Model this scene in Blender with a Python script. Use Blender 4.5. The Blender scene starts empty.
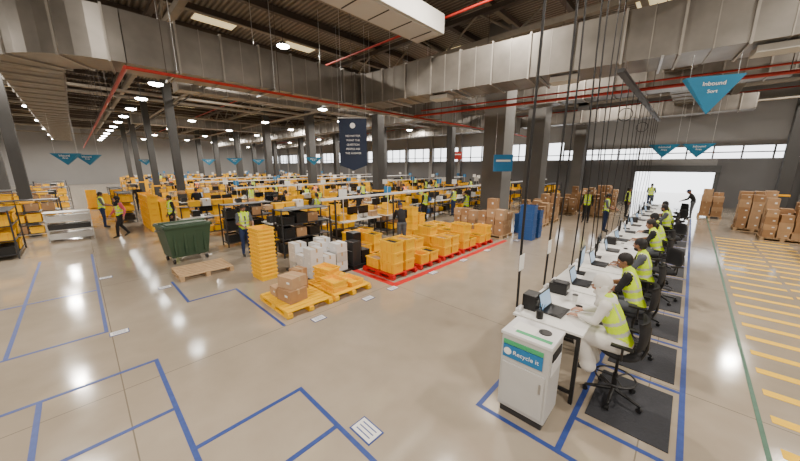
import bpy, math, random
import numpy as np
from mathutils import Vector, Matrix
R=random.Random(7)
scene=bpy.context.scene
COL=scene.collection
# ---------------------------------------------------------------- materials
def M(name,col,rough=.6,metal=0,var=.12,scale=5,bump=0,emit=0):
    m=bpy.data.materials.new(name); m.use_nodes=True
    n=m.node_tree.nodes; l=m.node_tree.links; b=n['Principled BSDF']
    b.inputs['Roughness'].default_value=rough; b.inputs['Metallic'].default_value=metal
    tc=n.new('ShaderNodeTexCoord'); nz=n.new('ShaderNodeTexNoise'); nz.inputs['Scale'].default_value=scale
    nz.inputs['Detail'].default_value=3
    l.new(tc.outputs['Object'],nz.inputs['Vector'])
    mx=n.new('ShaderNodeMix'); mx.data_type='RGBA'
    mx.inputs['A'].default_value=[max(0,c*(1-var)) for c in col]+[1]
    mx.inputs['B'].default_value=[min(1,c*(1+var)) for c in col]+[1]
    l.new(nz.outputs['Fac'],mx.inputs['Factor']); l.new(mx.outputs['Result'],b.inputs['Base Color'])
    if bump:
        bp=n.new('ShaderNodeBump'); bp.inputs['Strength'].default_value=bump; bp.inputs['Distance'].default_value=.02
        l.new(nz.outputs['Fac'],bp.inputs['Height']); l.new(bp.outputs['Normal'],b.inputs['Normal'])
    if emit:
        b.inputs['Emission Color'].default_value=(*col,1); b.inputs['Emission Strength'].default_value=emit
    return m
YEL=M('yellow_plastic',(1,.53,.0),.5,var=.08)
YEL2=M('yellow_plastic_dark',(.9,.42,.0),.5)
REDP=M('red_plastic',(.6,.01,.01),.5)
BLUEP=M('blue_plastic',(.02,.09,.3),.5)
GRNP=M('green_bin_plastic',(.04,.08,.045),.5,bump=.1)
CARD=M('cardboard',(.38,.22,.11),.85,var=.2)
CARD2=M('cardboard_light',(.5,.32,.18),.85,var=.2)
TAPE=M('packing_tape',(.5,.36,.2),.4)
PAPER=M('white_paper',(.85,.85,.83),.7,var=.03)
WHITE=M('white_laminate',(.82,.82,.8),.4,var=.04)
WPLA=M('white_plastic',(.72,.72,.73),.4,var=.04)
GREYM=M('grey_cabinet_metal',(.55,.55,.54),.4,.1,var=.05)
DGREY=M('dark_grey_metal',(.04,.04,.043),.5,.3)
BLK=M('black_plastic',(.01,.01,.011),.45)
BLKF=M('black_fabric',(.012,.012,.014),.9)
RUB=M('rubber_mat',(.03,.032,.04),.75,var=.3,scale=40,bump=.3)
STEEL=M('steel',(.5,.5,.5),.3,.9)
GALV=M('galvanised_duct',(.21,.195,.175),.38,.6,var=.45,scale=1.6)
GALV2=M('galvanised_flange',(.31,.29,.26),.45,.4,var=.2)
DUCTW=M('duct_white',(.5,.49,.46),.5,var=.06)
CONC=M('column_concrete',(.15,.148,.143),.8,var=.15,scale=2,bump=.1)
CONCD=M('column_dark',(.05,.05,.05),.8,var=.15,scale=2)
STL=M('painted_beam_steel',(.08,.062,.05),.6,.2,var=.2)
STLL=M('painted_beam_light',(.23,.2,.16),.6,.2,var=.2)
PIPE=M('red_sprinkler_pipe',(.38,.02,.012),.45)
WOOD=M('pallet_wood',(.5,.34,.19),.85,var=.25,scale=9)
NAVY=M('navy_banner',(.01,.02,.05),.7)
TEAL=M('teal_sign',(.008,.17,.33),.6)
LBLUE=M('blue_label',(.015,.18,.42),.5)
GREENL=M('green_label',(.05,.4,.16),.5)
TBLU=M('blue_floor_tape',(.03,.065,.27),.5,var=.3,scale=12)
TGRN=M('green_floor_tape',(.06,.15,.1),.5,var=.3,scale=12)
TYEL=M('yellow_floor_paint',(1,.56,.0),.6,var=.12,scale=14)
TRED=M('red_floor_tape',(.6,.01,.01),.6)
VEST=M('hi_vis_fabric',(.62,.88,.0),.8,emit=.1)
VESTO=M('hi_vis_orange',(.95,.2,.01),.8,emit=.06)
SILV=M('reflective_band',(.6,.62,.55),.4,.2)
SKIN=M('skin_brown',(.28,.13,.07),.55,var=.06)
SKINL=M('skin_light',(.48,.26,.17),.55,var=.06)
LIPS=M('lips',(.3,.08,.07),.5)
EYEW=M('eye_white',(.8,.8,.78),.3)
EYED=M('eye_dark',(.02,.012,.01),.2)
HAIR=M('black_hair',(.012,.01,.01),.6)
CLW=M('cloth_white',(.74,.72,.68),.85,var=.08,scale=9,bump=.3)
CLK=M('cloth_black',(.015,.015,.018),.9)
CLG=M('cloth_grey',(.1,.11,.13),.9)
CLB=M('cloth_navy',(.02,.035,.1),.9)
CLP=M('cloth_pink',(.65,.1,.16),.9)
SHOE=M('shoe_black',(.02,.02,.02),.5)
SCR=M('screen_glow',(.3,.45,.65),.2,emit=.5)
SCRD=M('screen_dark',(.01,.012,.016),.12)
LAMPM=M('lamp_led',(1,.97,.9),.4,var=0,emit=45)
SKYL=M('skylight_panel',(1,.82,.45),.5,var=.1,emit=.8)
WALLM=M('wall_panel_grey',(.27,.27,.27),.7,var=.08,scale=.6)
WALLB=M('wall_lower_grey',(.15,.152,.158),.7,var=.12,scale=.8)
FRAME=M('window_frame',(.1,.105,.11),.5,.3)

def floor_mat():
    m=bpy.data.materials.new('polished_concrete'); m.use_nodes=True
    n=m.node_tree.nodes; l=m.node_tree.links; b=n['Principled BSDF']
    tc=n.new('ShaderNodeTexCoord')
    n1=n.new('ShaderNodeTexNoise'); n1.inputs['Scale'].default_value=.3; n1.inputs['Detail'].default_value=6; n1.inputs['Roughness'].default_value=.6
    n2=n.new('ShaderNodeTexNoise'); n2.inputs['Scale'].default_value=2.2; n2.inputs['Detail'].default_value=5
    br=n.new('ShaderNodeTexBrick'); br.offset=0; br.inputs['Scale'].default_value=1
    br.inputs['Brick Width'].default_value=5.2; br.inputs['Row Height'].default_value=5.2; br.inputs['Mortar Size'].default_value=.007
    for x in (n1,n2,br): l.new(tc.outputs['Object'],x.inputs['Vector'])
    r1=n.new('ShaderNodeValToRGB'); r1.color_ramp.elements[0].position=.3; r1.color_ramp.elements[1].position=.7
    r1.color_ramp.elements[0].color=(.375,.315,.24,1); r1.color_ramp.elements[1].color=(.49,.42,.33,1)
    l.new(n1.outputs['Fac'],r1.inputs['Fac'])
    mx=n.new('ShaderNodeMix'); mx.data_type='RGBA'; mx.blend_type='MULTIPLY'; mx.inputs['Factor'].default_value=.22
    l.new(r1.outputs['Color'],mx.inputs['A']); l.new(n2.outputs['Fac'],mx.inputs['B'])
    mj=n.new('ShaderNodeMix'); mj.data_type='RGBA'; mj.inputs['B'].default_value=(.2,.17,.13,1)
    l.new(mx.outputs['Result'],mj.inputs['A']); l.new(br.outputs['Fac'],mj.inputs['Factor'])
    l.new(mj.outputs['Result'],b.inputs['Base Color'])
    mr=n.new('ShaderNodeMapRange'); mr.inputs['To Min'].default_value=.05; mr.inputs['To Max'].default_value=.17
    l.new(n2.outputs['Fac'],mr.inputs['Value']); l.new(mr.outputs['Result'],b.inputs['Roughness'])
    b.inputs['IOR'].default_value=1.8
    return m
FLOORM=floor_mat()
def roof_mat():
    m=bpy.data.materials.new('corrugated_roof'); m.use_nodes=True
    n=m.node_tree.nodes; l=m.node_tree.links; b=n['Principled BSDF']
    tc=n.new('ShaderNodeTexCoord'); w=n.new('ShaderNodeTexWave'); w.inputs['Scale'].default_value=1.6; w.bands_direction='Y'
    l.new(tc.outputs['Object'],w.inputs['Vector'])
    r=n.new('ShaderNodeValToRGB'); r.color_ramp.elements[0].color=(.08,.065,.052,1); r.color_ramp.elements[1].color=(.26,.22,.18,1)
    l.new(w.outputs['Fac'],r.inputs['Fac']); l.new(r.outputs['Color'],b.inputs['Base Color'])
    bp=n.new('ShaderNodeBump'); bp.inputs['Distance'].default_value=.05; l.new(w.outputs['Fac'],bp.inputs['Height']); l.new(bp.outputs['Normal'],b.inputs['Normal'])
    b.inputs['Roughness'].default_value=.5; b.inputs['Metallic'].default_value=.3
    return m
ROOFM=roof_mat()
# ---------------------------------------------------------------- mesh builder
class MB:
    def __init__(s): s.v=[];s.f=[];s.m=[];s.s=[];s.mats=[];s.T=Matrix.Identity(4)
    def mi(s,mat):
        if mat not in s.mats: s.mats.append(mat)
        return s.mats.index(mat)
    def add(s,vs,fs,mat,smooth=False):
        o=len(s.v); T=s.T
        s.v.extend([tuple(T@Vector(p)) for p in vs])
        k=s.mi(mat)
        for f in fs: s.f.append([i+o for i in f]); s.m.append(k); s.s.append(smooth)
    def box(s,c,d,mat,rz=0,tap=1.0):
        x,y,z=d[0]/2,d[1]/2,d[2]/2; cs,sn=math.cos(rz),math.sin(rz); vs=[]
        for zz,k in ((-z,tap),(z,1)):
            for a,b_ in ((-x,-y),(x,-y),(x,y),(-x,y)):
                a*=k;b_*=k
                vs.append((c[0]+a*cs-b_*sn,c[1]+a*sn+b_*cs,c[2]+zz))
        s.add(vs,[(0,3,2,1),(4,5,6,7),(0,1,5,4),(1,2,6,5),(2,3,7,6),(3,0,4,7)],mat)
    def cyl(s,p0,p1,r0,mat,r1=None,n=10):
        r1=r0 if r1 is None else r1
        p0=Vector(p0);p1=Vector(p1);d=(p1-p0)
        if d.length<1e-6: return
        d.normalize(); a=d.orthogonal().normalized(); b=d.cross(a); vs=[]
        for p,r in ((p0,r0),(p1,r1)):
            for i in range(n):
                t=2*math.pi*i/n; vs.append(tuple(p+a*(r*math.cos(t))+b*(r*math.sin(t))))
        s.add(vs,[(i,(i+1)%n,n+(i+1)%n,n+i) for i in range(n)],mat,True)
        s.add(vs,[tuple(range(n))[::-1],tuple(range(n,2*n))],mat)
    def tube(s,pts,r,mat,n=8):
        for a,b in zip(pts[:-1],pts[1:]): s.cyl(a,b,r,mat,n=n)
    def ell(s,c,r,mat,seg=14,rings=9):
        if not hasattr(r,'__len__'): r=(r,r,r)
        vs=[(c[0],c[1],c[2]+r[2])]
        for j in range(1,rings):
            p=math.pi*j/rings
            for i in range(seg):
                t=2*math.pi*i/seg
                vs.append((c[0]+r[0]*math.sin(p)*math.cos(t),c[1]+r[1]*math.sin(p)*math.sin(t),c[2]+r[2]*math.cos(p)))
        vs.append((c[0],c[1],c[2]-r[2])); L=len(vs)-1; fs=[]
        for i in range(seg): fs.append((0,1+i,1+(i+1)%seg))
        for j in range(rings-2):
            for i in range(seg):
                a=1+j*seg+i;b=1+j*seg+(i+1)%seg; fs.append((a,a+seg,b+seg,b))
        k=1+(rings-2)*seg
        for i in range(seg): fs.append((L,k+(i+1)%seg,k+i))
        s.add(vs,fs,mat,True)
    def loft(s,rings,mat,n=16):
        vs=[]
        for c,a,b in rings:
            for i in range(n):
                t=2*math.pi*i/n; vs.append(tuple(Vector(c)+Vector(a)*math.cos(t)+Vector(b)*math.sin(t)))
        fs=[]
        for j in range(len(rings)-1):
            for i in range(n): fs.append((j*n+i,j*n+(i+1)%n,(j+1)*n+(i+1)%n,(j+1)*n+i))
        fs.append(tuple(range(n))[::-1]); fs.append(tuple(range((len(rings)-1)*n,len(rings)*n)))
        s.add(vs,fs,mat,True)
    def mesh(s,name):
        me=bpy.data.meshes.new(name); me.from_pydata(s.v,[],s.f)
        for m in s.mats: me.materials.append(m)
        me.polygons.foreach_set('material_index',s.m); me.polygons.foreach_set('use_smooth',s.s)
        me.update(); return me
    def obj(s,name,loc=(0,0,0),rz=0,bevel=0):
        return place(s.mesh(name),name,loc,rz,bevel)
def place(me,name,loc=(0,0,0),rz=0,bevel=0):
    o=bpy.data.objects.new(name,me); COL.objects.link(o); o.location=loc; o.rotation_euler=(0,0,rz)
    if bevel:
        b=o.modifiers.new('bevel','BEVEL'); b.width=bevel; b.segments=2; b.limit_method='ANGLE'
    return o
def text(body,size,mat,loc,rot,parent=None,name='lettering'):
    c=bpy.data.curves.new(name,'FONT'); c.body=body; c.size=size; c.align_x='CENTER'; c.align_y='CENTER'; c.extrude=.001
    c.materials.append(mat); o=bpy.data.objects.new(name,c); COL.objects.link(o); o.location=loc; o.rotation_euler=rot
    if parent: o.parent=parent
    return o
PI=math.pi
# ---------------------------------------------------------------- room shell
XW,XE,YN,YS,ZR=-72,14,32,-14,9.2
b=MB(); b.box(((XW+XE)/2,16,-.05),(XE-XW,60,.1),FLOORM); b.obj('floor')
b=MB(); b.box(((XW+XE)/2,9,ZR+.06),(XE-XW,46,.12),ROOFM); b.obj('ceiling')
dx0,dx1,dz=-3.4,1.25,2.5
w0,w1,w2,XS=3.5,5.1,4.35,-9.0
b=MB()
def seg(x0,x1,z0,z1,mat): b.box(((x0+x1)/2,YN+.15,(z0+z1)/2),(x1-x0,.3,z1-z0),mat)
seg(XW,dx0,0,w0,WALLB); seg(dx1,XE,0,w0,WALLB); seg(dx0,dx1,dz,w0,WALLM); seg(XW,XS,w1,ZR,WALLM); seg(XS,XE,w2,ZR,WALLM)
for i in range(int((XE-XW)/4.3)+1):
    x=XW+i*4.3; b.box((x,YN-.02,ZR/2),(.5 if i%2 else .35,.5,ZR),WALLM) if not(dx0-.3<x<dx1+.3) else None
b.obj('wall_north')
b=MB()
for i in range(int((XE-XW)/1.43)+1):
    x=XW+i*1.43; t=w1 if x<XS else w2; b.box((x,YN+.15,(w0+t)/2),(.09,.1,t-w0-.01),FRAME)
b.box(((XW+XE)/2,YN+.15,(w0+w2)/2),(XE-XW,.08,.08),FRAME); b.obj('window_1')
b=MB(); b.box((XW-.15,9,ZR/2),(.3,46,ZR),WALLM); b.obj('wall_west')
b=MB(); b.box((XE+.15,9,ZR/2),(.3,46,ZR),WALLM); b.obj('wall_east')
b=MB(); b.box(((XW+XE)/2,YS-.15,ZR/2),(XE-XW,.3,ZR),WALLM); b.obj('wall_south')
b=MB()
for x in (dx0-.12,dx1+.12): b.box((x,YN-.06,dz/2),(.24,.1,dz),FRAME)
b.box(((dx0+dx1)/2,YN-.12,dz+.25),(dx1-dx0+.5,.24,.5),FRAME); b.obj('door_1')
# ---------------------------------------------------------------- roof structure
for Y in (-5.7,2.9,11.9,20.1,28.7):
    b=MB(); z0,z1=7.75,8.85
    b.box((-29,Y,z0),(84,.2,.2),STLL); b.box((-29,Y,z1),(84,.2,.18),STL)
    x=-71;k=0
    while x<12:
        b.cyl((x,Y,z0 if k%2 else z1),(x+1.6,Y,z1 if k%2 else z0),.05,STLL,n=6); x+=1.6;k+=1
    b.obj('roof_truss')
b=MB()
for i in range(40):
    x=-71+i*2.15; b.box((x,9,9.05),(.1,45,.26),STL); b.box((x,9,8.93),(.2,45,.03),STL if i%2 else STLL)
b.obj('roof_purlins')
b=MB()
for X in (-66,-57,-49,-41,-32,-24,-17,-11.5,-3,3): 
    for Y in (-2.5,5.2,9.2,15.8,24.4): b.box((X+1.07,Y,9.17),(1.2,1.6,.03),SKYL)
b.obj('skylight_panels')
def column(x,y,s,mat):
    b=MB(); b.box((0,0,ZR/2),(s,s,ZR-.02),mat); b.box((0,0,.12),(s+.1,s+.1,.24),mat)
    b.box((0,0,1.3),(s+.04,s+.04,.12),YEL2) if mat is CONCD else None
    b.obj('concrete_column',(x,y,0),0,.02)
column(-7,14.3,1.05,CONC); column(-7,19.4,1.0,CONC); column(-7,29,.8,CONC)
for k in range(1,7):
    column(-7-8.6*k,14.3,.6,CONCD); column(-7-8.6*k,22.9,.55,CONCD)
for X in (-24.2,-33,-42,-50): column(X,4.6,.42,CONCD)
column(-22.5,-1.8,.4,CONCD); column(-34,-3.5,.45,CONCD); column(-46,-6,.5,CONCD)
column(4.0,28.2,.55,CONCD)
# ducts
def duct_geo(b,L,w,h,mat=GALV,step=1.1,ends=True):
    b.box((L/2,0,0),(L,w,h),mat)
    x=0 if ends else step
    while x<=L+.01-(0 if ends else step*.5):
        b.box((x,0,0),(.05,w+.09,h+.09),GALV2)
        if x+step/2<L:
            b.box((x+step/2,0,0),(.02,w+.025,h+.025),GALV2)
        x+=step
b=MB(); duct_geo(b,24,1.2,1.2,ends=False)
for i in range(9): 
    for sy in (-.7,.7): b.cyl((1+i*2.7,sy,-.62),(1+i*2.7,sy,3.05),.012,STEEL,n=6)
    b.box((1+i*2.7,0,-.64),(.05,1.5,.05),STEEL)
b.obj('supply_air_duct',(-11.2,1.3,6.1),PI/2)
b=MB(); n=12
cx,cy=-12.9,1.28
vs=[];fs=[]
for i in range(n+1):
    a=-PI/2*i/n
    for r,z in ((1.1,-.6),(2.3,-.6),(2.3,.6),(1.1,.6)):
        vs.append((cx+r*math.cos(a),cy+r*math.sin(a),6.1+z))
for i in range(n):
    for j in range(4): fs.append((i*4+j,i*4+(j+1)%4,i*4+4+(j+1)%4,i*4+4+j))
fs.append((0,3,2,1)); fs.append((n*4,n*4+1,n*4+2,n*4+3))
b.add(vs,fs,GALV)
for i in (1,4,8,11):
    a=-PI/2*i/n; T=Matrix.Translation((cx+1.7*math.cos(a),cy+1.7*math.sin(a),6.1))@Matrix.Rotation(a,4,'Z'); b.T=T
    b.box((0,0,0),(1.27,.05,1.27),GALV2)
b.T=Matrix.Identity(4); b.obj('duct_elbow')
b=MB(); duct_geo(b,33.95,1.2,1.2,ends=False); b.obj('supply_air_duct',(-46.9,-.42,6.1))
ang=math.radians(7)
b=MB(); duct_geo(b,22,1.3,1.15)
for i in range(8): b.box((1.5+i*2.7,0,-.62),(.05,1.6,.05),STEEL)
for i in range(5): b.box((3.5+i*4,-.2,-.68),(.7,.5,.14),DUCTW)
b.obj('supply_air_duct',(-10.5,9.35,6.08),ang)
b=MB(); duct_geo(b,60,1.0,.8); b.obj('supply_air_duct',(-58,17.0,6.4))
b=MB(); duct_geo(b,60,1.0,.8); b.obj('supply_air_duct',(-58,26.0,6.4))
b=MB(); duct_geo(b,26,.9,.8); b.obj('supply_air_duct',(-19,4,7.0),PI/2)
b=MB(); duct_geo(b,26,.9,.8); b.obj('supply_air_duct',(-36,4,7.0),PI/2)
b=MB(); duct_geo(b,17,.9,.7); b.obj('supply_air_duct',(-.9,13.9,6.9),PI/2)
b=MB(); b.box((0,0,0),(1.1,4.6,.55),DUCTW); b.box((0,0,-.29),(.9,4.2,.03),GREYM)
for i in range(5): b.box((0,-1.8+i*.9,-.31),(.86,.04,.02),DGREY)
b.obj('air_handling_unit',(-6.8,6.3,7.3),0,.02)
# pipes
b=MB(); b.cyl((-10.2,1.2,5.3),(-10.2,28,5.3),.04,PIPE); b.cyl((-10.2,1.2,5.3),(-60,1.2,5.3),.045,PIPE)
for i in range(20): b.cyl((-13.2-i*2.3,1.2,5.3),(-13.2-i*2.3,1.2,8.8),.01,STL,n=6)
for i in range(9): b.cyl((-10.2,2+i*3,5.3),(-10.2,2+i*3,8.8),.01,STL,n=6)
b.obj('sprinkler_pipe')
b=MB(); b.cyl((-9.8,11.3,5.25),(10,13.4,5.25),.05,PIPE); b.cyl((-9.8,11.8,5.55),(10,13.9,5.55),.03,PIPE)
for i in range(8): b.cyl((-9+i*2.6,11.39+i*.272,5.25),(-9+i*2.6,11.39+i*.272,8.8),.01,STL,n=6)
b.obj('sprinkler_pipe')
b=MB()
for Y in (8.75,14.95,22.2,29.9): b.cyl((-68,Y,7.55),(10,Y,7.55),.04,PIPE,n=8)
b.obj('sprinkler_branch_pipes')
b=MB()
for X in (-62,-52,-43,-34.2,-27,-25,-16.5,1.2):
    b.box((X,13,7.25),(.35,36,.06),STLL); b.box((X-.17,13,7.29),(.02,36,.12),STLL); b.box((X+.17,13,7.29),(.02,36,.12),STLL)
b.obj('cable_trays')
b=MB()
for k,(Y,z) in enumerate(((5.1,7.05),(13.0,6.9),(21.2,6.9),(27.3,6.6))):
    b.cyl((-66,Y,z),(10 if k else -12.5,Y,z),.07,STLL); b.cyl((-66,Y+.3,z),(10 if k else -12.5,Y+.3,z),.04,DGREY)
b.obj('conduit_pipes')
# lamps
def lampm(L):
    lm=MB(); lm.cyl((0,0,0),(0,0,.12),.3,DGREY,.16,n=20); lm.ell((0,0,0),(.27,.27,.1),LAMPM,20,8); lm.cyl((0,0,.12),(0,0,L),.012,DGREY,n=6); return lm.mesh('high_bay_lamp')
lA,lB=lampm(.85),lampm(2.1)
lp=[(-13.2+8.6*i-(.8 if i==0 else 0),7.2+8.6*j) for i in range(-6,2) for j in range(-2,3)]+[(3.2,24.4)]+[(4.0,y) for y in (-10,-1.4,7.2,15.8)]+[(11,y) for y in (-8,0,15.8)]
for x,y in lp:
    if abs(x+4.6)<.1 and y<-9: continue
    lo=x<-25 or (x<-15 and y>12); z=6.6 if lo else 8.2
    place(lB if lo else lA,'high_bay_lamp',(x,y,z))
    la=bpy.data.lights.new('high_bay_light','AREA'); la.shape='DISK'; la.size=.54; la.energy=500; la.color=(1,.9,.78)
    o=bpy.data.objects.new('high_bay_light',la); COL.objects.link(o); o.location=(x,y,z-.12)
for i in range(11):
    for y in (3.0,11.4,19.0):
        x=-17.6-4.3*i
        if i%2==0 or y<4: place(lB,'high_bay_lamp',(x,y,6.5))
# ---------------------------------------------------------------- floor markings
def lines(name,mat,L,w=.075,z=.003):
    b=MB()
    for x0,y0,x1,y1 in L:
        if abs(x1-x0)>abs(y1-y0): b.box(((x0+x1)/2,y0,z/2),(abs(x1-x0)+w,w,z),mat)
        else: b.box((x0,(y0+y1)/2,z/2+.0006),(w,abs(y1-y0)+w,z),mat)
    b.obj(name)
lines('blue_floor_marking',TBLU,[
 (-5.7,-3,-5.7,.42),(-5.7,.42,-2.2,.42),(-5.7,-.78,-2.2,-.78),(-4.3,-2,-4.3,.42),
 (-3.47,.42,-3.47,1.67),(-3.47,1.67,-1.2,1.67),(-2.6,.5,-2.6,1.67),
 (-14.6,-.06,-7.4,-.06),(-14.6,-1.22,-7.4,-1.22),(-7.4,-2.6,-7.4,-.06),(-10.2,-2.6,-10.2,-.06),
 (-9.5,1.3,-7.8,1.3),(-7.8,1.3,-7.8,2.3),(-7.8,2.3,-5.25,2.3)],.055)
lines('blue_floor_marking',TBLU,[(.34,3.1,.34,24),(-1.55,3.1,.34,3.1),(-.62,3.1,-.62,24),(-1.55,3.1,-1.55,24)]+
      [(-.62,3.72+1.42*i,.34,3.72+1.42*i) for i in range(14)],.06)
lines('green_floor_marking',TGRN,[(1.02,-2,1.02,26)],.045)
b=MB()
for i in range(29):
    y=1+i*.62
    b.box((1.62,y,.0025),(.98,.15,.004),TYEL); b.box((2.66,y+.12,.0025),(.95,.15,.004),TYEL)
b.obj('yellow_walkway_hatching')
lines('red_floor_marking',TRED,[(-5.12,5.2,-5.12,11.6),(-5.12,5.2,-6.7,5.2)],.18)
def label(x,y,rz=0,s=1):
    b=MB(); b.box((0,0,.003),(.2*s,.3*s,.006),TBLU); b.box((0,0,.0075),(.17*s,.27*s,.003),PAPER)
    for k in range(3): b.box((-.045*s+.045*s*k,0,.0095),(.012*s,.2*s,.001),TBLU)
    b.obj('floor_label',(x,y,0),rz)
label(-2.3,1.86,PI/2,1.15)
for x,y in ((-5.0,2.9),(-5.0,4.2),(-5.0,5.0),(-4.95,6.6),(-4.95,8.2),(-4.95,9.8),(-9.2,1.1),(-7.2,.1),(-11.2,.12),(-4.8,12.0),(-2.0,8.2)): label(x,y,0,.9)
# ---------------------------------------------------------------- props
def tote(b,x,y,z,mat=YEL,rz=0,w=.6,d=.4,h=.3,fill=None,ribs=True):
    T0=b.T.copy(); b.T=T0@Matrix.Translation((x,y,z))@Matrix.Rotation(rz,4,'Z')
    b.box((0,0,.015),(w*.88,d*.88,.03),mat)
    for s in (-1,1):
        b.box((s*(w/2-.025),0,h/2),(.015,d-.05,h-.004),mat); b.box((0,s*(d/2-.025),h/2),(w-.05,.015,h-.004),mat)
        b.box((s*(w/2-.012),0,h-.02),(.024,d,.04),mat); b.box((0,s*(d/2-.012),h-.02),(w-.048,.024,.04),mat)
        if ribs:
            for q in (-.18,0,.18): b.box((q,s*(d/2-.014),h*.45),(.02,.012,h*.75),YEL2 if mat is YEL else mat)
            b.box((s*(w/2-.014),0,h*.7),(.012,.14,.05),YEL2 if mat is YEL else mat)
    if fill: b.box((0,0,h*.45),(w-.09,d-.09,h*.7),fill)
    b.T=T0
def carton(b,x,y,z,w,d,h,mat=CARD,rz=0):
    T0=b.T.copy(); b.T=T0@Matrix.Translation((x,y,z))@Matrix.Rotation(rz,4,'Z')
    b.box((0,0,h/2),(w,d,h),mat); b.box((0,0,h+.001),(w,.05,.002),TAPE)
    for s in (-1,1): b.box((s*(w/2+.001),0,h-.05),(.002,.05,.1),TAPE)
    b.box((w*.2,-d/2-.001,h*.55),(w*.2,.002,h*.18),PAPER)
    b.T=T0
def pallet(b,x,y,z,mat=WOOD,w=1.2,d=1.0):
    solid=mat is not WOOD; n=9 if solid else 7
    for i in range(n): b.box((x-w/2+.06+i*(w-.12)/(n-1),y,z+.134),(.125 if solid else .11,d,.02),mat)
    for yy in (-d/2+.05,0,d/2-.05):
        b.box((x,y+yy,z+.113),(w,.1,.02),mat); b.box((x,y+yy,z+.01),(w,.1,.02),mat)
        for xx in (-w/2+.06,0,w/2-.06): b.box((x+xx,y+yy,z+.061),(.18 if solid else .12,.1,.083),mat)
PH=.146
def monitor(b,x,y,z,rz,on=SCR):
    T0=b.T.copy(); b.T=T0@Matrix.Translation((x,y,z))@Matrix.Rotation(rz,4,'Z')
    b.box((0,0,.008),(.18,.22,.016),BLK); b.cyl((-.03,0,.01),(-.03,0,.3),.018,BLK)
    b.box((0,0,.34),(.035,.5,.32),BLK); b.box((.019,0,.345),(.004,.47,.28),on); b.T=T0
def station(seed,kind=0):
    r=random.Random(seed); b=MB(); fr=DGREY
    for y in (-.97,.97):
        for x in (-.4,.4): b.box((x,y,.44),(.04,.04,.88),fr)
        b.box((0,y,.2),(.8,.03,.03),fr)
        if kind==0: b.box((-.4,y,1.12),(.04,.04,.5),fr); b.box((-.2,y,1.33),(.4,.04,.03),fr)
    b.box((0,0,.895),(.9,2.0,.03),WHITE if kind!=1 else CARD2); b.box((0,0,.22),(.8,1.9,.02),fr)
    lv=[(0,.231),(1,.911)]
    if kind==0: b.box((-.28,0,1.35),(.34,1.96,.02),fr); lv.append((2,1.361))
    for l_,z in lv:
        y=-.8
        while y<.85:
            t=r.random(); xx=-.25 if l_>1 else r.uniform(-.1,.1)
            if l_==1 and abs(y)<.36: y+=.35; continue
            if t<.5:
                k=r.choice([1,1,2]) if l_==1 else 1
                for q in range(k): tote(b,xx,y,z+.221*q,YEL,PI/2 if l_>1 else 0,.4 if l_>1 else .6,.36,.22,fill=r.choice([None,CARD,PAPER,BLKF]) if q==k-1 else None,ribs=False)
            elif t<.68: carton(b,xx,y,z,.32,.3,r.uniform(.15,.3),r.choice([CARD,CARD2,WPLA]))
            elif t<.9: b.box((xx,y,z+.12),(.3,.28,.24),r.choice([BLK,BLK,DGREY,BLUEP,WPLA])); b.box((xx+.1,y,z+.245),(.1,.2,.01),DGREY)
            y+=.42
    rz=0 if r.random()<.6 else PI
    monitor(b,-.1,-.28 if kind else 0,.911,rz,SCR if r.random()<.5 else SCRD)
    if kind: monitor(b,-.1,.28,.911,rz,SCRD)
    b.box((.2,.05,.918),(.16,.42,.015),BLK); b.box((.3,-.3,.925),(.2,.28,.02),PAPER)
    if kind==2:
        b.box((.25,.75,.38),(.3,.3,.29),BLK); b.cyl((-.42,.94,.91),(-.42,.94,2.15),.014,WPLA,n=6); b.box((-.42,.94,2.0),(.3,.02,.28),r.choice([PAPER,LBLUE,PAPER]),.75)
    return b.mesh('packing_station')
ST=[station(i,(0,1,2,2,0,1,2,2)[i]) for i in range(8)]
def loaded(seed,pm=WOOD,kind='carton',H=1.3):
    r=random.Random(seed); b=MB(); pallet(b,0,0,0,pm)
    if kind=='carton':
        for i in range(3):
            for j in range(2):
                z=PH; top=H*r.uniform(.6,1.1)
                while z<top:
                    h=r.choice([.22,.3,.36,.42]); carton(b,-.39+i*.39,-.24+j*.48,z,.37*r.uniform(.85,1),.45*r.uniform(.85,1),h-.002,r.choice([CARD,CARD,CARD2]),r.uniform(-.06,.06)); z+=h
    else:
        for i in range(2):
            for j in range(2):
                z=PH; k=r.randint(1,max(1,int(H/.3)))
                for q in range(k): tote(b,-.3+i*.6,-.23+j*.46,z,YEL,r.uniform(-.05,.05),.57,.4,.29,fill=r.choice([None,CARD,BLKF]) if q==k-1 else None); z+=.291
    return b.mesh('loaded_pallet')
LPC=[loaded(i,WOOD,'carton',[1.0,1.3,.8,1.2][i%4]) for i in range(5)]
LPB=[loaded(60+i,WOOD,'carton',1.5) for i in range(3)]
LPT=[loaded(20+i,REDP,'tote',[.9,.6,1.2][i%3]) for i in range(5)]
LPY=[loaded(40+i,YEL2,'tote',[.6,1.3][i%2]) for i in range(4)]
def totestack(n,mat=YEL,pitch=.3,w=.6,d=.4,h=.3,cols=1):
    b=MB()
    for c in range(cols):
        for i in range(n-(c%2)): tote(b,0,c*(d+.02),i*pitch+.001,mat,R.uniform(-.03,.03),w,d,h)
    return b.mesh('tote_stack')
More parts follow.
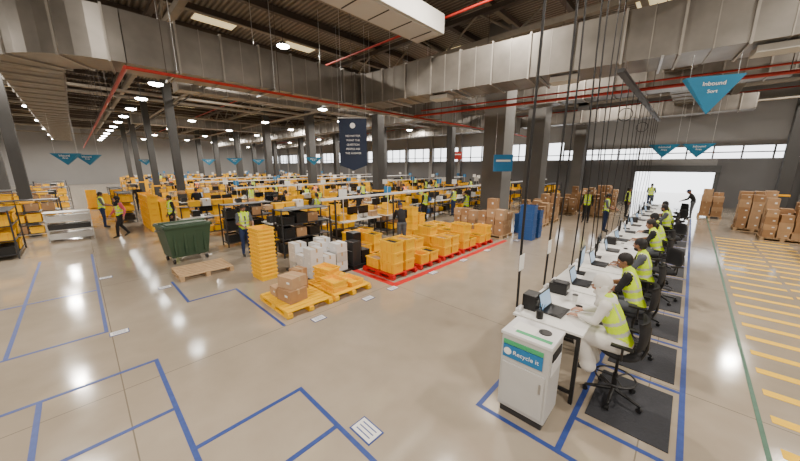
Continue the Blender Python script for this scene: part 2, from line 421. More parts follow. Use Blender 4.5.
def rack(seed,L=2.0,mat=YEL,p=.85):
    r=random.Random(seed); b=MB()
    for y in (-L/2,L/2):
        for x in (-.3,.3): b.box((x,y,.8),(.04,.04,1.6),DGREY)
    for z in (.15,.62,1.09,1.56):
        b.box((0,0,z),(.62,L,.025),DGREY)
        if z<1.5 or r.random()<.3:
            y=-L/2+.26
            while y<L/2-.2:
                t=r.random()
                if t<p*.85: tote(b,0,y,z+.013,mat,0,.58,.42,r.choice([.26,.3,.36]),fill=r.choice([None,CARD]))
                elif t<p: b.box((0,y,z+.15),(.5,.38,.27),BLK)
                elif t<.95: carton(b,0,y,z+.013,.4,.38,.3)
                y+=.46
    return b.mesh('shelf_rack')
RK=[rack(i) for i in range(3)]
rk=rack(9,1.8,BLK,.6)
# --- foreground pallets
b=MB(); pallet(b,-6.05,2.98,0,YEL,1.3,1.05); b.obj('yellow_plastic_pallet')
b=MB(); pallet(b,-6.05,4.1,0,YEL,1.3,1.05); b.obj('yellow_plastic_pallet')
b=MB(); carton(b,-5.95,2.85,PH,.5,.42,.27,CARD,.1); carton(b,-6.0,2.9,PH+.273,.45,.4,.25,CARD2,.25); carton(b,-6.42,3.25,PH,.36,.3,.3,CARD); carton(b,-6.42,2.8,PH,.3,.34,.2,CARD2); carton(b,-6.38,3.24,PH+.303,.3,.28,.2,CARD,.2)
b.obj('cardboard_box_pile')
b=MB()
for i,(x,y,n) in enumerate(((-5.8,3.82,2),(-5.8,4.3,1),(-6.36,4.0,3))):
    for q in range(n): tote(b,x,y,PH+q*.121,YEL,.08*i,.58,.4,.12)
b.obj('flat_tote_pile')
place(totestack(13,YEL,.105,.62,.45,.14),'tote_stack',(-8.1,3.15,0),.05)
b=MB(); pallet(b,0,0,0,WOOD,1.1,1.3); b.obj('wooden_pallet',(-9.85,2.1,0),0)
b=MB(); b.box((-7.5,4.45,.025),(1.4,1.3,.05),BLK)
for i in range(3):
    for j in range(3):
        for k in range(3-(i+j)%2): carton(b,-7.9+i*.42,4.05+j*.4,.05+k*.27,.38,.36,.262,WPLA if (i+j+k)%5 else GREYM)
b.obj('white_carton_pile')
b=MB(); b.box((0,0,.06),(.9,.7,.12),BLK)
for i,(x,y,h) in enumerate(((-.22,-.15,.5),(.2,-.16,.7),(-.2,.18,.85),(.21,.17,.4))): b.box((x,y,.12+h/2),(.38,.3,h),BLK if i!=1 else DGREY); b.box((x,y-.152,.12+h*.6),(.3,.004,.02),STEEL)
b.obj('black_equipment_stack',(-7.2,5.5,0))
# green wheeled bin
b=MB(); b.box((0,0,.68),(1.0,1.25,.95),GRNP,tap=.8)
for s in (-1,1):
    b.box((s*.5,0,1.16),(.06,1.32,.07),GRNP); b.box((0,s*.63,1.16),(1.06,.06,.07),GRNP)
    for q in (-.4,-.13,.13,.4): b.box((s*.455,q,.7),(.05,.06,.8),GRNP)
    for t in (-1,1):
        b.cyl((s*.33,t*.45-.025,.08),(s*.33,t*.45+.025,.08),.08,BLK); b.box((s*.33,t*.45,.17),(.06,.09,.1),STEEL)
b.box((0,0,1.2),(1.02,1.27,.04),GRNP); b.cyl((.0,-.62,1.24),(.0,.62,1.24),.05,GRNP); b.box((.25,0,1.235),(.4,1.1,.03),GRNP)
for t in (-1,1): b.cyl((0,t*.63,1.05),(0,t*.74,1.05),.035,STEEL)
b.obj('wheeled_waste_bin',(-11.6,2.1,0),.1,.012)
# red pallets row
for i in range(5): place(LPT[i],'loaded_tote_pallet',(-5.95,5.85+1.15*i,0),0 if i%2 else PI)
place(LPC[3],'loaded_pallet',(-5.9,12.2,0)); place(LPC[2],'loaded_pallet',(-7.4,12.6,0))
for i,(x,y) in enumerate(((-4.6,12.5),(-4.6,13.2),(-5.25,13.6))): place(totestack(5-i,BLUEP,.28,.6,.42,.3),'blue_tote_stack',(x,y,0))
place(LPY[0],'loaded_tote_pallet',(-8.0,6.5,0)); place(LPY[1],'loaded_tote_pallet',(-8.0,9.6,0)); place(LPY[2],'loaded_tote_pallet',(-8,11.0,0))
for i,(x,y) in enumerate(((-9.6,5.2),(-12.4,4.4))): place(rk,'shelf_rack',(x,y,0))
for i,(x,y) in enumerate(((-9.65,7.6),(-9.65,9.9),(-14.9,3.6))): place(ST[(2,3,0)[i]],'packing_station',(x,y,0),PI)
# packing field
row=0; x=-11.0; stn=[]
obst=[(-7,14.3)]+[(-7-8.6*k,14.3) for k in range(7)]+[(-7-8.6*k,22.9) for k in range(7)]+[(X,4.6) for X in (-24.2,-33,-42,-50)]+[(-12.4,4.4),(-14.9,3.6)]
while x>-64:
    y=(5.6 if x>-13 else 4.9)+(row%2)*.5
    while y<29:
        ok=all((abs(x-cx)>1.0 or abs(y-cy)>1.75) for cx,cy in obst)
        if ok and x<-10.5:
            t=R.random()
            if t<.76 or (x>-18 and t<.85): place(ST[R.randrange(8)],'packing_station',(x-(.25 if x>-12 else 0),y,0),PI if R.random()<.4 else 0); stn.append((x,y))
            elif t<.94: place(LPY[R.randrange(4)],'loaded_tote_pallet',(x-(.1 if x>-12 else 0),y,0),PI/2)
            elif t<.96: place(RK[R.randrange(3)],'shelf_rack',(x,y,0))
            else: place(LPC[R.randrange(5)],'loaded_pallet',(x,y,0),PI/2)
        y+=2.35 if x>-30 else 2.9
    row+=1; x-=2.6 if x>-24 else 3.4
for i,y in enumerate((15.9,17.5,21.3,23.2,25.2,27.2)): place(LPC[i%5],'loaded_pallet',(-5.55,y,0),.05*i)
for i,y in enumerate((22.0,24.5,27)): place(RK[i%3],'shelf_rack',(-8.1,y,0))
for i,y in enumerate((21.3,24.4)): place(LPB[i],'loaded_pallet',(-3.9,y,0))
for X in (-8.93,-17.0,-24.7,-31.5):
    b=MB(); b.box((X,16.5,1.86),(.16,22,.07),WPLA)
    for i in range(8): b.box((X,6.1+i*2.9,.91),(.05,.05,1.82),DGREY)
    b.obj('overhead_light_rail')
for i,(x,y) in enumerate(((-16.6,-2.0),(-17.4,-4.2),(-20.3,-1.7),(-19.8,-4.4),(-24.2,-4.1),(-26,-2),(-29,-3),(-31.5,-1.5),(-37,-2),(-40,-5),(-43,-1.8))): place(RK[i%3],'shelf_rack',(x,y,0),.0 if i%3 else PI/2)
b=MB()
for z in (.1,.45,.8,1.15): b.box((0,0,z),(.7,1.3,.03),GREYM)
for z in (.2,.55,.9): b.box((0,0,z+.02),(.6,1.2,.2),DGREY if z>.5 and z<.6 else GREYM)
for sx in (-.33,.33):
    for sy in (-.63,.63): b.box((sx,sy,.58),(.04,.04,1.16),GREYM)
b.obj('grey_storage_trolley',(-18.4,-.5,0))
for i in range(4): place(totestack(6,YEL,.27,.6,.42,.3,2),'tote_stack',(-17.9-.75*i,2.2,0),0)
for i,(x,y) in enumerate(((-22.4,1.6),(-24.9,1.2),(-27.8,1.6),(-30.4,.8))): place(LPY[i%4] if i%2 else RK[i%3],'loaded_tote_pallet' if i%2 else 'shelf_rack',(x,y,0),PI/2)
for i,(x,y) in enumerate(((3.0,19.4),(4.0,21.2),(2.4,21.5),(1.1,25.4),(2.7,24.2),(4.6,19.2))):
    place(LPB[i%3],'loaded_pallet',(x,y,0),PI/2*(i%2))
b=MB()
for y in (-.9,.9):
    b.box((0,y,1.5),(.1,.1,3.0),YEL); b.box((.9,y,1.5),(.1,.1,3.0),YEL)
    for z in (.3,.9,1.5,2.1): b.cyl((0,y,z),(.9,y,z+.5),.02,YEL,n=6)
for z in (1.2,2.3):
    b.box((.45,0,z),(1.0,1.9,.08),LBLUE)
    for q in (-.5,.4): carton(b,.45,q,z+.041,.7,.7,.5,CARD)
b.obj('pallet_racking',(3.25,16.2,0))
b=MB(); b.cyl((0,0,0),(0,0,1.0),.09,YEL,n=16); b.cyl((0,0,.35),(0,0,.5),.093,BLK,n=16); b.cyl((0,0,.7),(0,0,.85),.093,BLK,n=16); b.ell((0,0,1.0),(.09,.09,.04),YEL); b.obj('safety_bollard',(3.35,14.7,0))
# ---------------------------------------------------------------- recycling cabinet
b=MB(); b.box((0,0,.055),(.5,.4,.11),DGREY); b.box((0,0,.58),(.55,.45,.96),GREYM)
cab=b.obj('recycling_cabinet',(-1.085,3.43,0),0,.012)
def part(b,name,par,bevel=0):
    o=b.obj(name,(0,0,0),0,bevel); o.parent=par; return o
b=MB(); b.box((0,-.232,.43),(.49,.016,.56),GREYM); b.box((.2,-.243,.55),(.02,.012,.12),STEEL); part(b,'door_panel',cab,.004)
b=MB(); b.box((0,0,1.075),(.57,.47,.035),WPLA); b.box((-.08,0,1.094),(.26,.2,.006),PAPER); b.cyl((.12,.05,1.09),(.12,.05,1.1),.07,BLK,n=20); b.box((.05,-.13,1.094),(.4,.06,.004),GREENL); part(b,'lid',cab,.006)
b=MB(); b.box((-.02,-.232,.86),(.45,.012,.16),LBLUE); b.box((-.02,-.232,.975),(.45,.01,.05),GREENL); part(b,'sign_plate',cab)
b=MB(); b.box((.281,0,.93),(.01,.3,.1),BLK); b.box((.281,.0,.78),(.008,.34,.14),WPLA); part(b,'side_slot',cab)
text('Recycle it',.075,PAPER,(.02,-.2395,.86),(PI/2,0,0),cab)
b=MB(); b.cyl((-.19,-.236,.86),(-.19,-.2405,.86),.045,PAPER,n=20); part(b,'sign_badge',cab)
# ---------------------------------------------------------------- desks
DZ=1.0
def desk_mesh(L=1.4):
    b=MB(); b.box((0,0,DZ-.015),(.86,L-.01,.03),WHITE)
    for y in (-L/2+.05,L/2-.05):
        b.box((.38,y,.485),(.045,.045,.97),BLK); b.box((-.38,y,.485),(.045,.045,.97),BLK); b.box((0,y,.93),(.76,.04,.05),BLK); b.box((0,y,.15),(.76,.035,.04),BLK)
    b.box((-.39,0,.72),(.02,L-.15,.36),DGREY); b.box((-.3,0,.86),(.14,L-.2,.06),BLK)
    return b.mesh('work_desk')
DM=desk_mesh()
def laptop_mesh():
    b=MB(); b.box((0,0,.01),(.25,.36,.018),BLK); b.box((-.02,0,.0205),(.13,.32,.003),DGREY); b.box((-.09,0,.0205),(.06,.1,.002),DGREY)
    b.T=Matrix.Translation((.125,0,.02))@Matrix.Rotation(math.radians(15),4,'Y')
    b.box((0,0,.12),(.01,.36,.24),BLK); b.box((-.006,0,.122),(.002,.335,.205),SCR); b.T=Matrix.Identity(4)
    return b.mesh('laptop')
LM=laptop_mesh()
def printer_mesh():
    b=MB(); b.box((0,0,.08),(.26,.2,.16),BLK); b.box((-.02,0,.17),(.2,.16,.03),DGREY); b.box((-.132,0,.07),(.006,.12,.02),WPLA); b.box((-.16,0,.062),(.06,.1,.002),PAPER)
    return b.mesh('label_printer')
PM=printer_mesh()
def stool_mesh():
    b=MB()
    for i in range(5):
        a=2*PI*i/5+.3; c,s=math.cos(a),math.sin(a)
        b.cyl((0,0,.13),(c*.31,s*.31,.085),.028,BLK,.018,n=8)
        b.cyl((c*.31-.02*s,s*.31+.02*c,.033),(c*.31+.02*s,s*.31-.02*c,.033),.032,BLK,n=12); b.cyl((c*.31,s*.31,.04),(c*.31,s*.31,.09),.012,BLK,n=6)
    b.cyl((0,0,.1),(0,0,.35),.03,BLK,n=12); b.cyl((0,0,.35),(0,0,.63),.018,BLK,n=10)
    pts=[(.22*math.cos(2*PI*i/24),.22*math.sin(2*PI*i/24),.3) for i in range(25)]; b.tube(pts,.011,DGREY,6)
    for i in range(3): a=2*PI*i/3; b.cyl((0,0,.3),(.22*math.cos(a),.22*math.sin(a),.3),.01,DGREY,n=6)
    b.box((0,0,.635),(.2,.2,.03),BLK)
    b.loft([((0,0,.65),(.17,0,0),(0,.19,0)),((0,0,.665),(.22,0,0),(0,.235,0)),((0,0,.7),(.225,0,0),(0,.24,0)),((0,0,.718),(.19,0,0),(0,.21,0))],BLKF,20)
    b.tube([(-.1,0,.64),(-.22,0,.66),(-.26,0,.8),(-.25,0,1.1)],.018,BLK,8)
    vs=[];n=9;m=7
    for s_ in (0,1):
        for j in range(m):
            z=.82+.36*j/(m-1); ww=.19+.025*math.sin(PI*j/(m-1))
            for i in range(n):
                t=-1+2*i/(n-1); vs.append((-.215+.06*t*t-.02*math.sin(PI*j/(m-1))-.03*s_,ww*t,z))
    fs=[]
    for s_ in (0,1):
        o=s_*n*m
        for j in range(m-1):
            for i in range(n-1): fs.append((o+j*n+i,o+j*n+i+1,o+(j+1)*n+i+1,o+(j+1)*n+i))
    o=n*m
    for j in range(m-1):
        for i in (0,n-1): fs.append((j*n+i,(j+1)*n+i,o+(j+1)*n+i,o+j*n+i))
    for i in range(n-1):
        for j in (0,m-1): fs.append((j*n+i,j*n+i+1,o+j*n+i+1,o+j*n+i))
    b.add(vs,fs,BLKF,True)
    for s in (-1,1):
        b.tube([(-.05,s*.22,.66),(-.05,s*.28,.7),(-.05,s*.28,.86)],.014,BLK,6); b.box((-.04,s*.28,.87),(.22,.06,.025),BLK)
    return b.mesh('drafting_chair')
SM=stool_mesh()
mat_b=MB(); mat_b.box((0,0,.006),(.78,1.12,.012),RUB); MM=mat_b.mesh('floor_mat')
ND=12; SP=1.42
occ=(0,1,2,4,5,7,8)
cup=MB(); cup.cyl((0,0,0),(0,0,.1),.03,PAPER,.038,n=14); cup.cyl((0,0,.1),(0,0,.106),.04,BLK,n=14); CUP=cup.mesh('paper_cup')
for i in range(ND):
    y=4.58+SP*i
    place(DM,'work_desk',(-1.09,y,0)); place(MM,'anti_fatigue_mat',(-.14,y-.14,0))
    place(LM,'laptop',(-1.1,y-.25,DZ),PI+R.uniform(-.1,.1))
    if i%3==0: place(PM,'label_printer',(-1.28,y+.5,DZ),PI)
    mb=MB(); monitor(mb,0,0,0,0,SCR if i%2 else SCRD)
    if i%3!=0: mb.obj('desktop_monitor',(-1.27,y+.3,DZ),.1)
    pb=MB(); pb.box((0,0,.004),(.21,.3,.006),PAPER); pb.box((.02,.03,.009),(.2,.28,.004),PAPER,.3); pb.obj('paper_sheets',(-.82,y+.42,DZ),.2*i)
    if i%3==0: place(CUP,'paper_cup',(-1.0,y+.3,DZ))
    place(SM,'drafting_chair',(-.34 if i in occ else -.14,y-.15,.012),PI+(0 if i in occ else .7))
mo=MB(); mo.ell((0,0,.018),(.05,.03,.018),BLK); MO=mo.mesh('computer_mouse')
for i in range(6): place(MO,'computer_mouse',(-.9,4.58+SP*i+.12,DZ))
b=MB(); b.cyl((0,0,0),(0,0,.11),.045,BLK,n=16)
for k in range(4): b.cyl((0.01*k-.015,.01,.05),(.03*k-.045,.03,.2),.004,LBLUE if k%2 else BLK,n=6)
b.obj('pen_holder',(-1.2,3.98,DZ))
b=MB(); b.box((0,0,.11),(.18,.22,.22),BLK); b.box((.092,0,.14),(.004,.16,.1),SCRD); b.obj('desk_phone_dock',(-1.4,4.22,DZ))
def cable(x,y,z1,r=.014,z0=DZ,coil=False,tag=False):
    b=MB(); pts=[]; n=14
    for i in range(n+1):
        t=i/n; pts.append((x+.05*math.sin(t*5+y)*(1-t),y+.05*math.sin(t*4+x*3),z0+.03+(z1-z0)*t))
    b.tube(pts,r,BLK,6)
    b.box((x,y+.05*math.sin(x*3),z0+.025),(.05,.16,.045),WPLA)
    if coil:
        zz=4.3; b.tube([(x+.16*math.cos(a*.5),y+.02,zz+.16*math.sin(a*.5)) for a in range(14)],r,BLK,6)
    if tag: b.box((x,y-.02,1.72),(.004,.16,.22),PAPER)
    b.obj('hanging_power_cable')
cys=[(3.98,8.6,.018),(5.1,8.6,.018),(5.5,8.6,.014),(6.5,8.4,.014),(7.0,8.4,.014),(7.9,8.3,.012),(8.4,8.3,.012)]
for i,(y,z,r) in enumerate(cys): cable(-1.49,y,z,r,DZ,False,i in(0,1))
for i in range(12): cable(-1.48,9.2+.9*i,4.95,.011,DZ,i in(1,5))
b=MB(); b.box((-1.48,14,5.07),(.14,10.6,.08),DGREY)
for i in range(5): b.cyl((-1.48,9.3+i*2.3,5.1),(-1.48,9.3+i*2.3,5.4),.01,STL,n=6)
b.obj('cable_trunking')
# ---------------------------------------------------------------- signs
def tri_sign(name,x,y,z,w,h,rz,cab_z=7.4,words=('Inbound','Area')):
    b=MB(); t=.12
    vs=[(-w/2,-t,h/2),(w/2,-t,h/2),(0,-.02,-h/2),(-w/2,t,h/2),(w/2,t,h/2),(0,.02,-h/2)]
    b.add(vs,[(0,2,1),(3,4,5),(0,1,4,3),(0,3,5,2),(1,2,5,4)],TEAL)
    for s in (-1,1): b.cyl((s*w*.4,0,h/2),(s*w*.4,0,cab_z-z),.006,STEEL,n=6)
    o=b.obj(name,(x,y,z),rz); al=math.atan((t-.02)/h)
    for wd,sz,zz in ((words[0],.12,.3),(words[1],.1,.1)):
        z_=h*zz; y_=-.02-(t-.02)*(z_+h/2)/h-.008
        text(wd,w*sz,PAPER,(0,y_,z_),(PI/2+al,0,0),o)
    return o
tri_sign('hanging_triangle_sign',.04,10.0,4.52,1.0,.78,.35,5.4,('Inbound','Sort'))
tri_sign('hanging_triangle_sign',-1.2,20.5,3.7,1.2,.65,.3,6.5); tri_sign('hanging_triangle_sign',.05,20.9,3.7,1.2,.65,.3,6.5)
for x,y in ((-22.2,-.2),(-24.2,.6),(-34,9),(-27,9),(-40,5),(-31,12.5),(-20,12)): tri_sign('hanging_triangle_sign',x,y,3.3,1.2,.55,.9,5.4)
b=MB(); b.box((0,0,0),(1.05,.02,1.75),NAVY); b.cyl((-.56,0,.875),(.56,0,.875),.025,STEEL); b.add([(-.525,-.01,-.875),(.525,-.01,-.875),(0,-.01,-1.07),(-.525,.01,-.875),(.525,.01,-.875),(0,.01,-1.07)],[(0,1,2),(3,5,4),(0,2,5,3),(1,4,5,2)],NAVY)
for s in (-1,1): b.cyl((s*.5,0,.875),(s*.5,0,4.0),.006,STEEL,n=6)
ban=b.obj('hanging_banner',(-9.6,7.5,3.88),math.radians(43))
for i,t in enumerate(('NO MATTER','WHAT THE','QUESTION','PEOPLE ARE','THE ANSWER')): text(t,.1,PAPER,(0,-.012,.22-.16*i),(PI/2,0,0),ban)
b=MB(); b.cyl((0,-.012,.6),(0,-.02,.6),.1,PAPER,n=24); part(b,'badge',ban)
for x,y,z,m_ in ((-9.2,18,3.9,GREENL),(-16,24.6,3.9,PIPE),(-5.9,12.6,3.1,LBLUE)):
    b=MB(); b.box((0,0,0),(.8,.06,.7),m_); b.box((0,-.035,0.1),(.6,.01,.08),PAPER)
    for s in (-1,1): b.cyl((s*.35,0,.35),(s*.35,0,2.0),.006,STEEL,n=6)
    b.obj('hanging_zone_sign',(x,y,z),.7)
# ---------------------------------------------------------------- people
def voxelize(mb,vox,it=4,fac=.6):
    me=mb.mesh('tmp'); o=bpy.data.objects.new('tmp',me); COL.objects.link(o)
    r=o.modifiers.new('r','REMESH'); r.mode='VOXEL'; r.voxel_size=vox; r.use_smooth_shade=True
    if it:
        s=o.modifiers.new('s','SMOOTH'); s.iterations=it; s.factor=fac
    dg=bpy.context.evaluated_depsgraph_get(); ev=o.evaluated_get(dg); m2=ev.to_mesh()
    n=len(m2.vertices); co=np.empty(n*3); m2.vertices.foreach_get('co',co); co=co.reshape(-1,3)
    no=np.array([tuple(v.normal) for v in m2.vertices]); fs=[tuple(p.vertices) for p in m2.polygons]
    ev.to_mesh_clear(); bpy.data.objects.remove(o); bpy.data.meshes.remove(me)
    return co,no,fs
def add_raw(mb,co,fs,mats,T):
    o=len(mb.v)
    for p in co: mb.v.append(tuple(T@Vector(p)))
    for f,m in zip(fs,mats): mb.f.append([i+o for i in f]); mb.m.append(mb.mi(m)); mb.s.append(True)
def make_hand():
    h=MB(); X=Vector
    h.loft([((-.02,0,0),(0,.024,0),(0,0,.019)),((.02,0,0),(0,.032,0),(0,0,.017)),((.06,0,0),(0,.042,0),(0,0,.014)),((.092,0,-.003),(0,.038,0),(0,0,.011))],SKIN,14)
    for y,L,r,sp in ((.031,.07,.0088,.08),(.011,.079,.0092,.02),(-.010,.073,.0088,-.04),(-.030,.056,.0078,-.12)):
        p=X((.084,y,-.002)); a=.2
        for k,f in enumerate((.42,.32,.26)):
            q=p+X((math.cos(a)*math.cos(sp),math.sin(sp)*math.cos(a),-math.sin(a)))*(L*f*1.05)
            h.cyl(p,q,r*(1-.1*k),SKIN,r*(.93-.1*k),n=10); h.ell(q,r*(.95-.1*k),SKIN,10,6); p=q; a+=.32
    p=X((.02,.024,-.006))
    for q,r in ((X((.05,.05,-.014)),.0115),(X((.074,.06,-.022)),.01),(X((.094,.063,-.03)),.0085)):
        h.cyl(p,q,r,SKIN,r*.93,n=10); h.ell(q,r*.95,SKIN,10,6); p=q
    return voxelize(h,.0045,2,.5)
HAND=make_hand()
def make_head():
    h=MB()
    h.ell((-.01,0,.02),(.098,.076,.105),SKIN,24,16); h.ell((.025,0,-.045),(.065,.056,.072),SKIN,20,14); h.ell((.065,0,-.092),(.024,.026,.02),SKIN)
    h.cyl((.085,0,.012),(.106,0,-.026),.008,SKIN,.0135); h.ell((.1,0,-.03),(.014,.018,.01),SKIN)
    for s in (-1,1):
        h.ell((.072,s*.033,.024),(.018,.022,.009),SKIN); h.ell((-.003,s*.077,-.01),(.018,.009,.031),SKIN); h.ell((.055,s*.04,-.035),(.025,.018,.02),SKIN)
    h.cyl((-.015,0,-.05),(-.03,0,-.18),.052,SKIN,.056,n=16)
    return voxelize(h,.0075,2,.5)
HEAD=make_head()
def V(*a): return Vector(a)
def person(name,J,shirt=CLK,pants=CLK,skin=SKIN,vest=VEST,headgear='hair',gown=False,sleeve=True,pitch=.25,yaw=0,vox=.017,beard=False):
    b=MB(); segs=[]
    Y=Vector((0,1,0))
    sp=[J['pelvis']-V(0,0,.07),J['pelvis'],J['waist'],J['chest'],J['sh'],J['neck']]
    dims=[(.14,.105),(.165,.125),(.14,.105),(.165,.12),(.15,.085),(.06,.055)]
    rings=[]
    for i,p in enumerate(sp):
        d=(sp[min(i+1,5)]-sp[max(i-1,0)]).normalized(); nn=d.cross(Y).normalized()
        rings.append((p,Y*dims[i][0],nn*dims[i][1]))
    b.loft(rings,shirt,20)
    for i in range(1,4): segs.append((sp[i],sp[i+1],.14 if i<3 else .13,'torso'))
    segs.append((sp[4]-V(0,.1,0),sp[4]+V(0,.1,0),.09,'torso'))
    def chain(pts,rad,labs):
        for k in range(len(pts)-1):
            b.cyl(pts[k],pts[k+1],rad[k],shirt,rad[k+1],n=14); b.ell(pts[k],rad[k],shirt); b.ell(pts[k+1],rad[k+1],shirt)
            segs.append((pts[k],pts[k+1],(rad[k]+rad[k+1])/2,labs[k]))
    chain([J['sh'],J['neck'],J['head']-V(.02,0,.08)],[.07,.055,.05],['torso','skin'])
    for s in 'LR':
        S,E,W=J['s'+s],J['e'+s],J['w'+s]; mid=S.lerp(E,.35); fm=E.lerp(W,.3)
        chain([S,mid,E,fm,W],[.066,.058,.047,.046,.031],['shirt','shirt','fore','fore'])
        H,K,A,Tt=J['h'+s],J['k'+s],J['a'+s],J['t'+s]; g=1.25 if gown else 1
        cm=K.lerp(A,.3)
        chain([H,H.lerp(K,.4),K,cm,A],[.1*g,.086*g,.064*g,.06*g*g,.046*(2.0 if gown else 1)],['pants']*4)
        hd=(Tt-A); heel=A-hd.normalized()*.03-V(0,0,.045)
        chain([heel+V(0,0,.012),A.lerp(Tt,.5)-V(0,0,.015),Tt],[.038,.042,.032],['shoe','shoe'])
    if gown:
        mk=(J['kL']+J['kR'])/2; mh=(J['hL']+J['hR'])/2; ma=(J['aL']+J['aR'])/2
        chain([mh,mk,ma.lerp(mk,.1)],[.11,.09,.1],['pants','pants'])
    co,no,fs=voxelize(b,vox,5,.6)
    fc=np.array([co[list(f)].mean(axis=0) for f in fs])
    def dist(P):
        D=[]
        for a,c,r,l in segs:
            a=np.array(a);c=np.array(c); ab=c-a; L=max(1e-9,(ab@ab)); t=np.clip(((P-a)@ab)/L,0,1)
            D.append(np.linalg.norm(P-(a+t[:,None]*ab),axis=1)-r)
        return np.argmin(np.array(D),axis=0)
    lf=dist(fc); lv=dist(co); labs=[s[3] for s in segs]
    if vest:
        tv=np.array([labs[i]=='torso' for i in lv]); co=co+no*(tv*.014)[:,None]
    mats=[]
    ax=np.array(J['sh'])-np.array(J['pelvis']); AL=np.linalg.norm(ax); ax/=AL
    for i,f in enumerate(fs):
        l=labs[lf[i]]; p=fc[i]
        if l=='torso':
            t=(p-np.array(J['pelvis']))@ax/AL
            if vest:
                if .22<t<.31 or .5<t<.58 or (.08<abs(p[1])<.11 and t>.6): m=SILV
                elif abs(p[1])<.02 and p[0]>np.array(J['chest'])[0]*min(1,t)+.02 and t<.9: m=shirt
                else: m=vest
                if t<-.02: m=pants
            else: m=shirt if t>.02 else pants
        elif l=='shirt': m=shirt
        elif l=='fore': m=shirt if sleeve else skin
        elif l=='pants': m=pants
        elif l=='shoe': m=SHOE
        else: m=skin
        mats.append(m)
    B=MB(); add_raw(B,co,fs,mats,Matrix.Identity(4))
    hc,hn,hf=HAND
    for s in 'LR':
        W,E=J['w'+s],J['e'+s]; d=J.get('d'+s) or (W-E).normalized(); d=Vector(d).normalized()
        up=J.get('u'+s) or V(0,0,1); zz=(up-d*up.dot(d)).normalized(); yy=zz.cross(d)
        Tm=Matrix(((d.x,yy.x,zz.x,W.x),(d.y,yy.y,zz.y,W.y),(d.z,yy.z,zz.z,W.z),(0,0,0,1)))
        c2=hc.copy(); f2=hf
        if s=='L': c2[:,1]*=-1; f2=[f[::-1] for f in hf]
        add_raw(B,c2,f2,[skin]*len(f2),Tm)
    hT=Matrix.Translation(J['head'])@Matrix.Rotation(yaw,4,'Z')@Matrix.Rotation(pitch,4,'Y')
    add_raw(B,HEAD[0],HEAD[2],[skin]*len(HEAD[2]),hT); B.T=hT
    for s in (-1,1):
        B.ell((.07,s*.031,.002),(.0135,.015,.009),EYEW,12,8); B.ell((.0795,s*.031,.002),(.005,.006,.006),EYED,8,6); B.ell((.081,s*.033,.027),(.006,.02,.0045),HAIR,10,6)
    B.ell((.086,0,-.064),(.008,.022,.004),LIPS,12,6); B.ell((.084,0,-.072),(.008,.018,.0045),LIPS,12,6)
    if beard: B.ell((.04,0,-.075),(.054,.058,.05),HAIR,16,10)
    if headgear=='hair': B.ell((-.022,0,.036),(.104,.084,.104),HAIR,22,14); B.ell((-.05,0,-.01),(.07,.076,.08),HAIR,16,10)
    elif headgear=='cap':
        B.ell((-.012,0,.045),(.107,.084,.09),CLB,22,12); B.ell((.09,0,.055),(.07,.06,.009),CLB,16,6)
    else:
        g=CLW if headgear=='scarf' else CLK
        B.ell((-.026,0,.026),(.112,.092,.114),g,24,14)
        B.T=Matrix.Identity(4); Hc=J['head']
        B.loft([(Hc+V(-.035,0,.03),V(0,.09,0),V(.085,0,0)),(Hc+V(-.015,0,-.06),V(0,.083,0),V(.08,0,0)),(Hc+V(-.01,0,-.115),V(0,.083,0),V(.088,0,0)),(J['neck']+V(0,0,.0),V(0,.125,0),V(.11,0,0)),(J['sh']+V(.01,0,-.01),V(0,.165,0),V(.125,0,0)),(J['sh']+V(.02,0,-.07),V(0,.13,0),V(.13,0,0))],g,24)
    B.T=Matrix.Identity(4)
    return B.mesh(name)
def seated(lean=0,reach=0):
    J=dict(pelvis=V(-.02,0,.8),waist=V(.03,0,.95),chest=V(.09+lean,0,1.13),sh=V(.13+lean*1.5,0,1.3),neck=V(.16+lean*1.6,0,1.38),head=V(.22+lean*1.8,0,1.5))
    for s,k in (('L',1),('R',-1)):
        J['s'+s]=V(.13+lean*1.5,k*.175,1.3); J['e'+s]=V(.22+lean,k*.23,1.08); J['w'+s]=V(.45+reach,k*.12,1.05)
        J['d'+s]=V(1,-k*.15,-.04)
        J['h'+s]=V(0,k*.09,.79); J['k'+s]=V(.42,k*.13,.8); J['a'+s]=V(.27,k*.12,.4); J['t'+s]=V(.4,k*.13,.345)
    return J
def standing(mode=0):
    J=dict(pelvis=V(0,0,.95),waist=V(0,0,1.1),chest=V(.01,0,1.27),sh=V(0,0,1.42),neck=V(.0,0,1.5),head=V(.03,0,1.62))
    for s,k in (('L',1),('R',-1)):
        J['s'+s]=V(0,k*.175,1.42); J['h'+s]=V(0,k*.09,.92); J['k'+s]=V(.02,k*.1,.5); J['a'+s]=V(0,k*.11,.1); J['t'+s]=V(.16,k*.13,.033)
        if mode==0: J['e'+s]=V(-.02,k*.24,1.14); J['w'+s]=V(.07,k*.25,.9); J['u'+s]=V(0,k,0)
        else: J['e'+s]=V(.08,k*.24,1.15); J['w'+s]=V(.33,k*.16,1.08)
    if mode==2:
        J['kL']=V(.2,.1,.52); J['aL']=V(.24,.1,.12); J['tL']=V(.39,.11,.06); J['kR']=V(-.02,-.1,.5); J['aR']=V(-.24,-.1,.15); J['tR']=V(-.1,-.11,.04)
        J['eL']=V(-.1,.22,1.16); J['wL']=V(-.02,.24,.93); J['eR']=V(.06,-.22,1.15); J['wR']=V(.22,-.2,.98)
    if mode==3:
        J['chest']=V(.08,0,1.25); J['sh']=V(.14,0,1.38); J['neck']=V(.18,0,1.44); J['head']=V(.25,0,1.54)
        for s,k in (('L',1),('R',-1)): J['s'+s]=V(.14,k*.175,1.37); J['e'+s]=V(.24,k*.23,1.12); J['w'+s]=V(.46,k*.15,1.02)
    return J
P1=person('seated_worker',seated(.03),CLW,CLW,SKINL,VEST,'scarf',True,True,.4,0,.013)
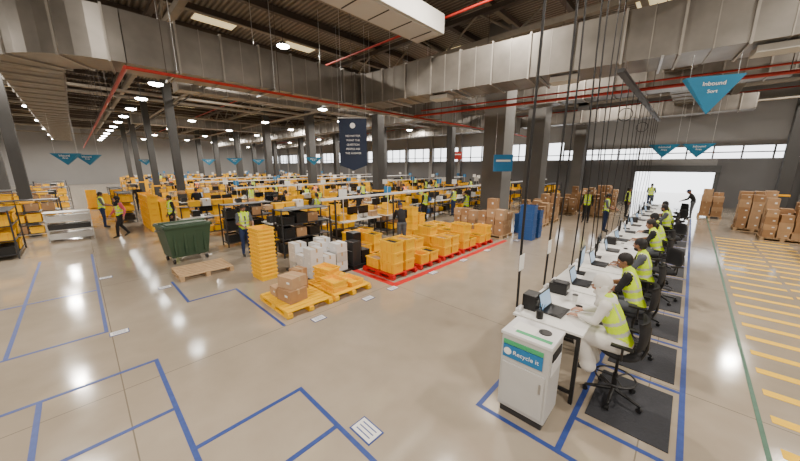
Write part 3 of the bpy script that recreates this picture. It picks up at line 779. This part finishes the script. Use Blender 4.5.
P2=person('seated_worker',seated(.0),CLK,CLG,SKIN,VEST,'hair',False,False,.3,.25)
P3=person('seated_worker',seated(-.03),CLG,CLK,SKIN,VEST,'hair',False,True,.15,-.3,beard=True)
P4=person('seated_worker',seated(.02),CLK,CLK,SKINL,VEST,'kscarf',True,True,.35)
for i,m in ((0,P1),(1,P2),(2,P3),(4,P2),(5,P4),(7,P3),(8,P2)):
    place(m,'seated_worker',(-.36,4.43+SP*i,.0),PI)
S0=person('standing_worker',standing(0),CLK,CLK,SKIN,VEST,'hair',pitch=.1)
S1=person('standing_worker',standing(1),CLG,CLB,SKIN,VEST,'hair',pitch=.45,sleeve=False)
S2=person('walking_worker',standing(2),CLP,CLK,SKINL,VEST,'kscarf',pitch=.0)
S3=person('standing_worker',standing(3),CLK,CLG,SKIN,None,'cap',pitch=.5)
S4=person('standing_worker',standing(3),CLB,CLK,SKIN,VESTO,'hair',pitch=.5)
S5=person('standing_worker',standing(1),CLK,CLK,SKINL,None,'hair',pitch=.4)
place(S2,'walking_worker',(-17.3,1.0,0),-1.2)
place(S3,'standing_worker',(-7.4,7.9,0),2.6)
place(S0,'standing_worker',(-3.8,18.5,0),-1.5); place(S1,'standing_worker',(-8.2,13.6,0),PI)
pp=[]
for (x,y) in stn:
    if R.random()<(.62 if x>-20 else .42):
        q=y+R.uniform(-.4,.4)
        if all(abs(x+1.02-cx)>.9 or abs(q-cy)>.8 for cx,cy in obst): pp.append((x+1.02 if x<-12 else x+.85,q))
ex=[(-10.6,3.6),(-13.2,5.9),(-2.5,22),(-1.9,28),(.3,23.9),(-16.2,2.6),(-20.6,.6),(-26.3,2.6),(-2.6,16.5)]
SS=[S0,S1,S5,S1,S4,S1,S5,S0,S1,S3]
for i,(x,y) in enumerate(pp+ex): place(SS[i%10],'standing_worker',(x,y,0),PI if i<len(pp) else R.choice([0,PI,1.5,-1.4]))
# ---------------------------------------------------------------- world & camera
w=bpy.data.worlds.new('World'); scene.world=w; w.use_nodes=True
bg=w.node_tree.nodes['Background']; bg.inputs['Color'].default_value=(.95,.97,1,1); bg.inputs['Strength'].default_value=4.0
cam=bpy.data.cameras.new('camera'); cam.sensor_width=36; cam.lens=302/800*36; cam.clip_end=300
co=bpy.data.objects.new('camera',cam); COL.objects.link(co); co.location=(0,0,3.0)
co.rotation_euler=(math.radians(90-12.15),0,math.radians(43.5)); scene.camera=co
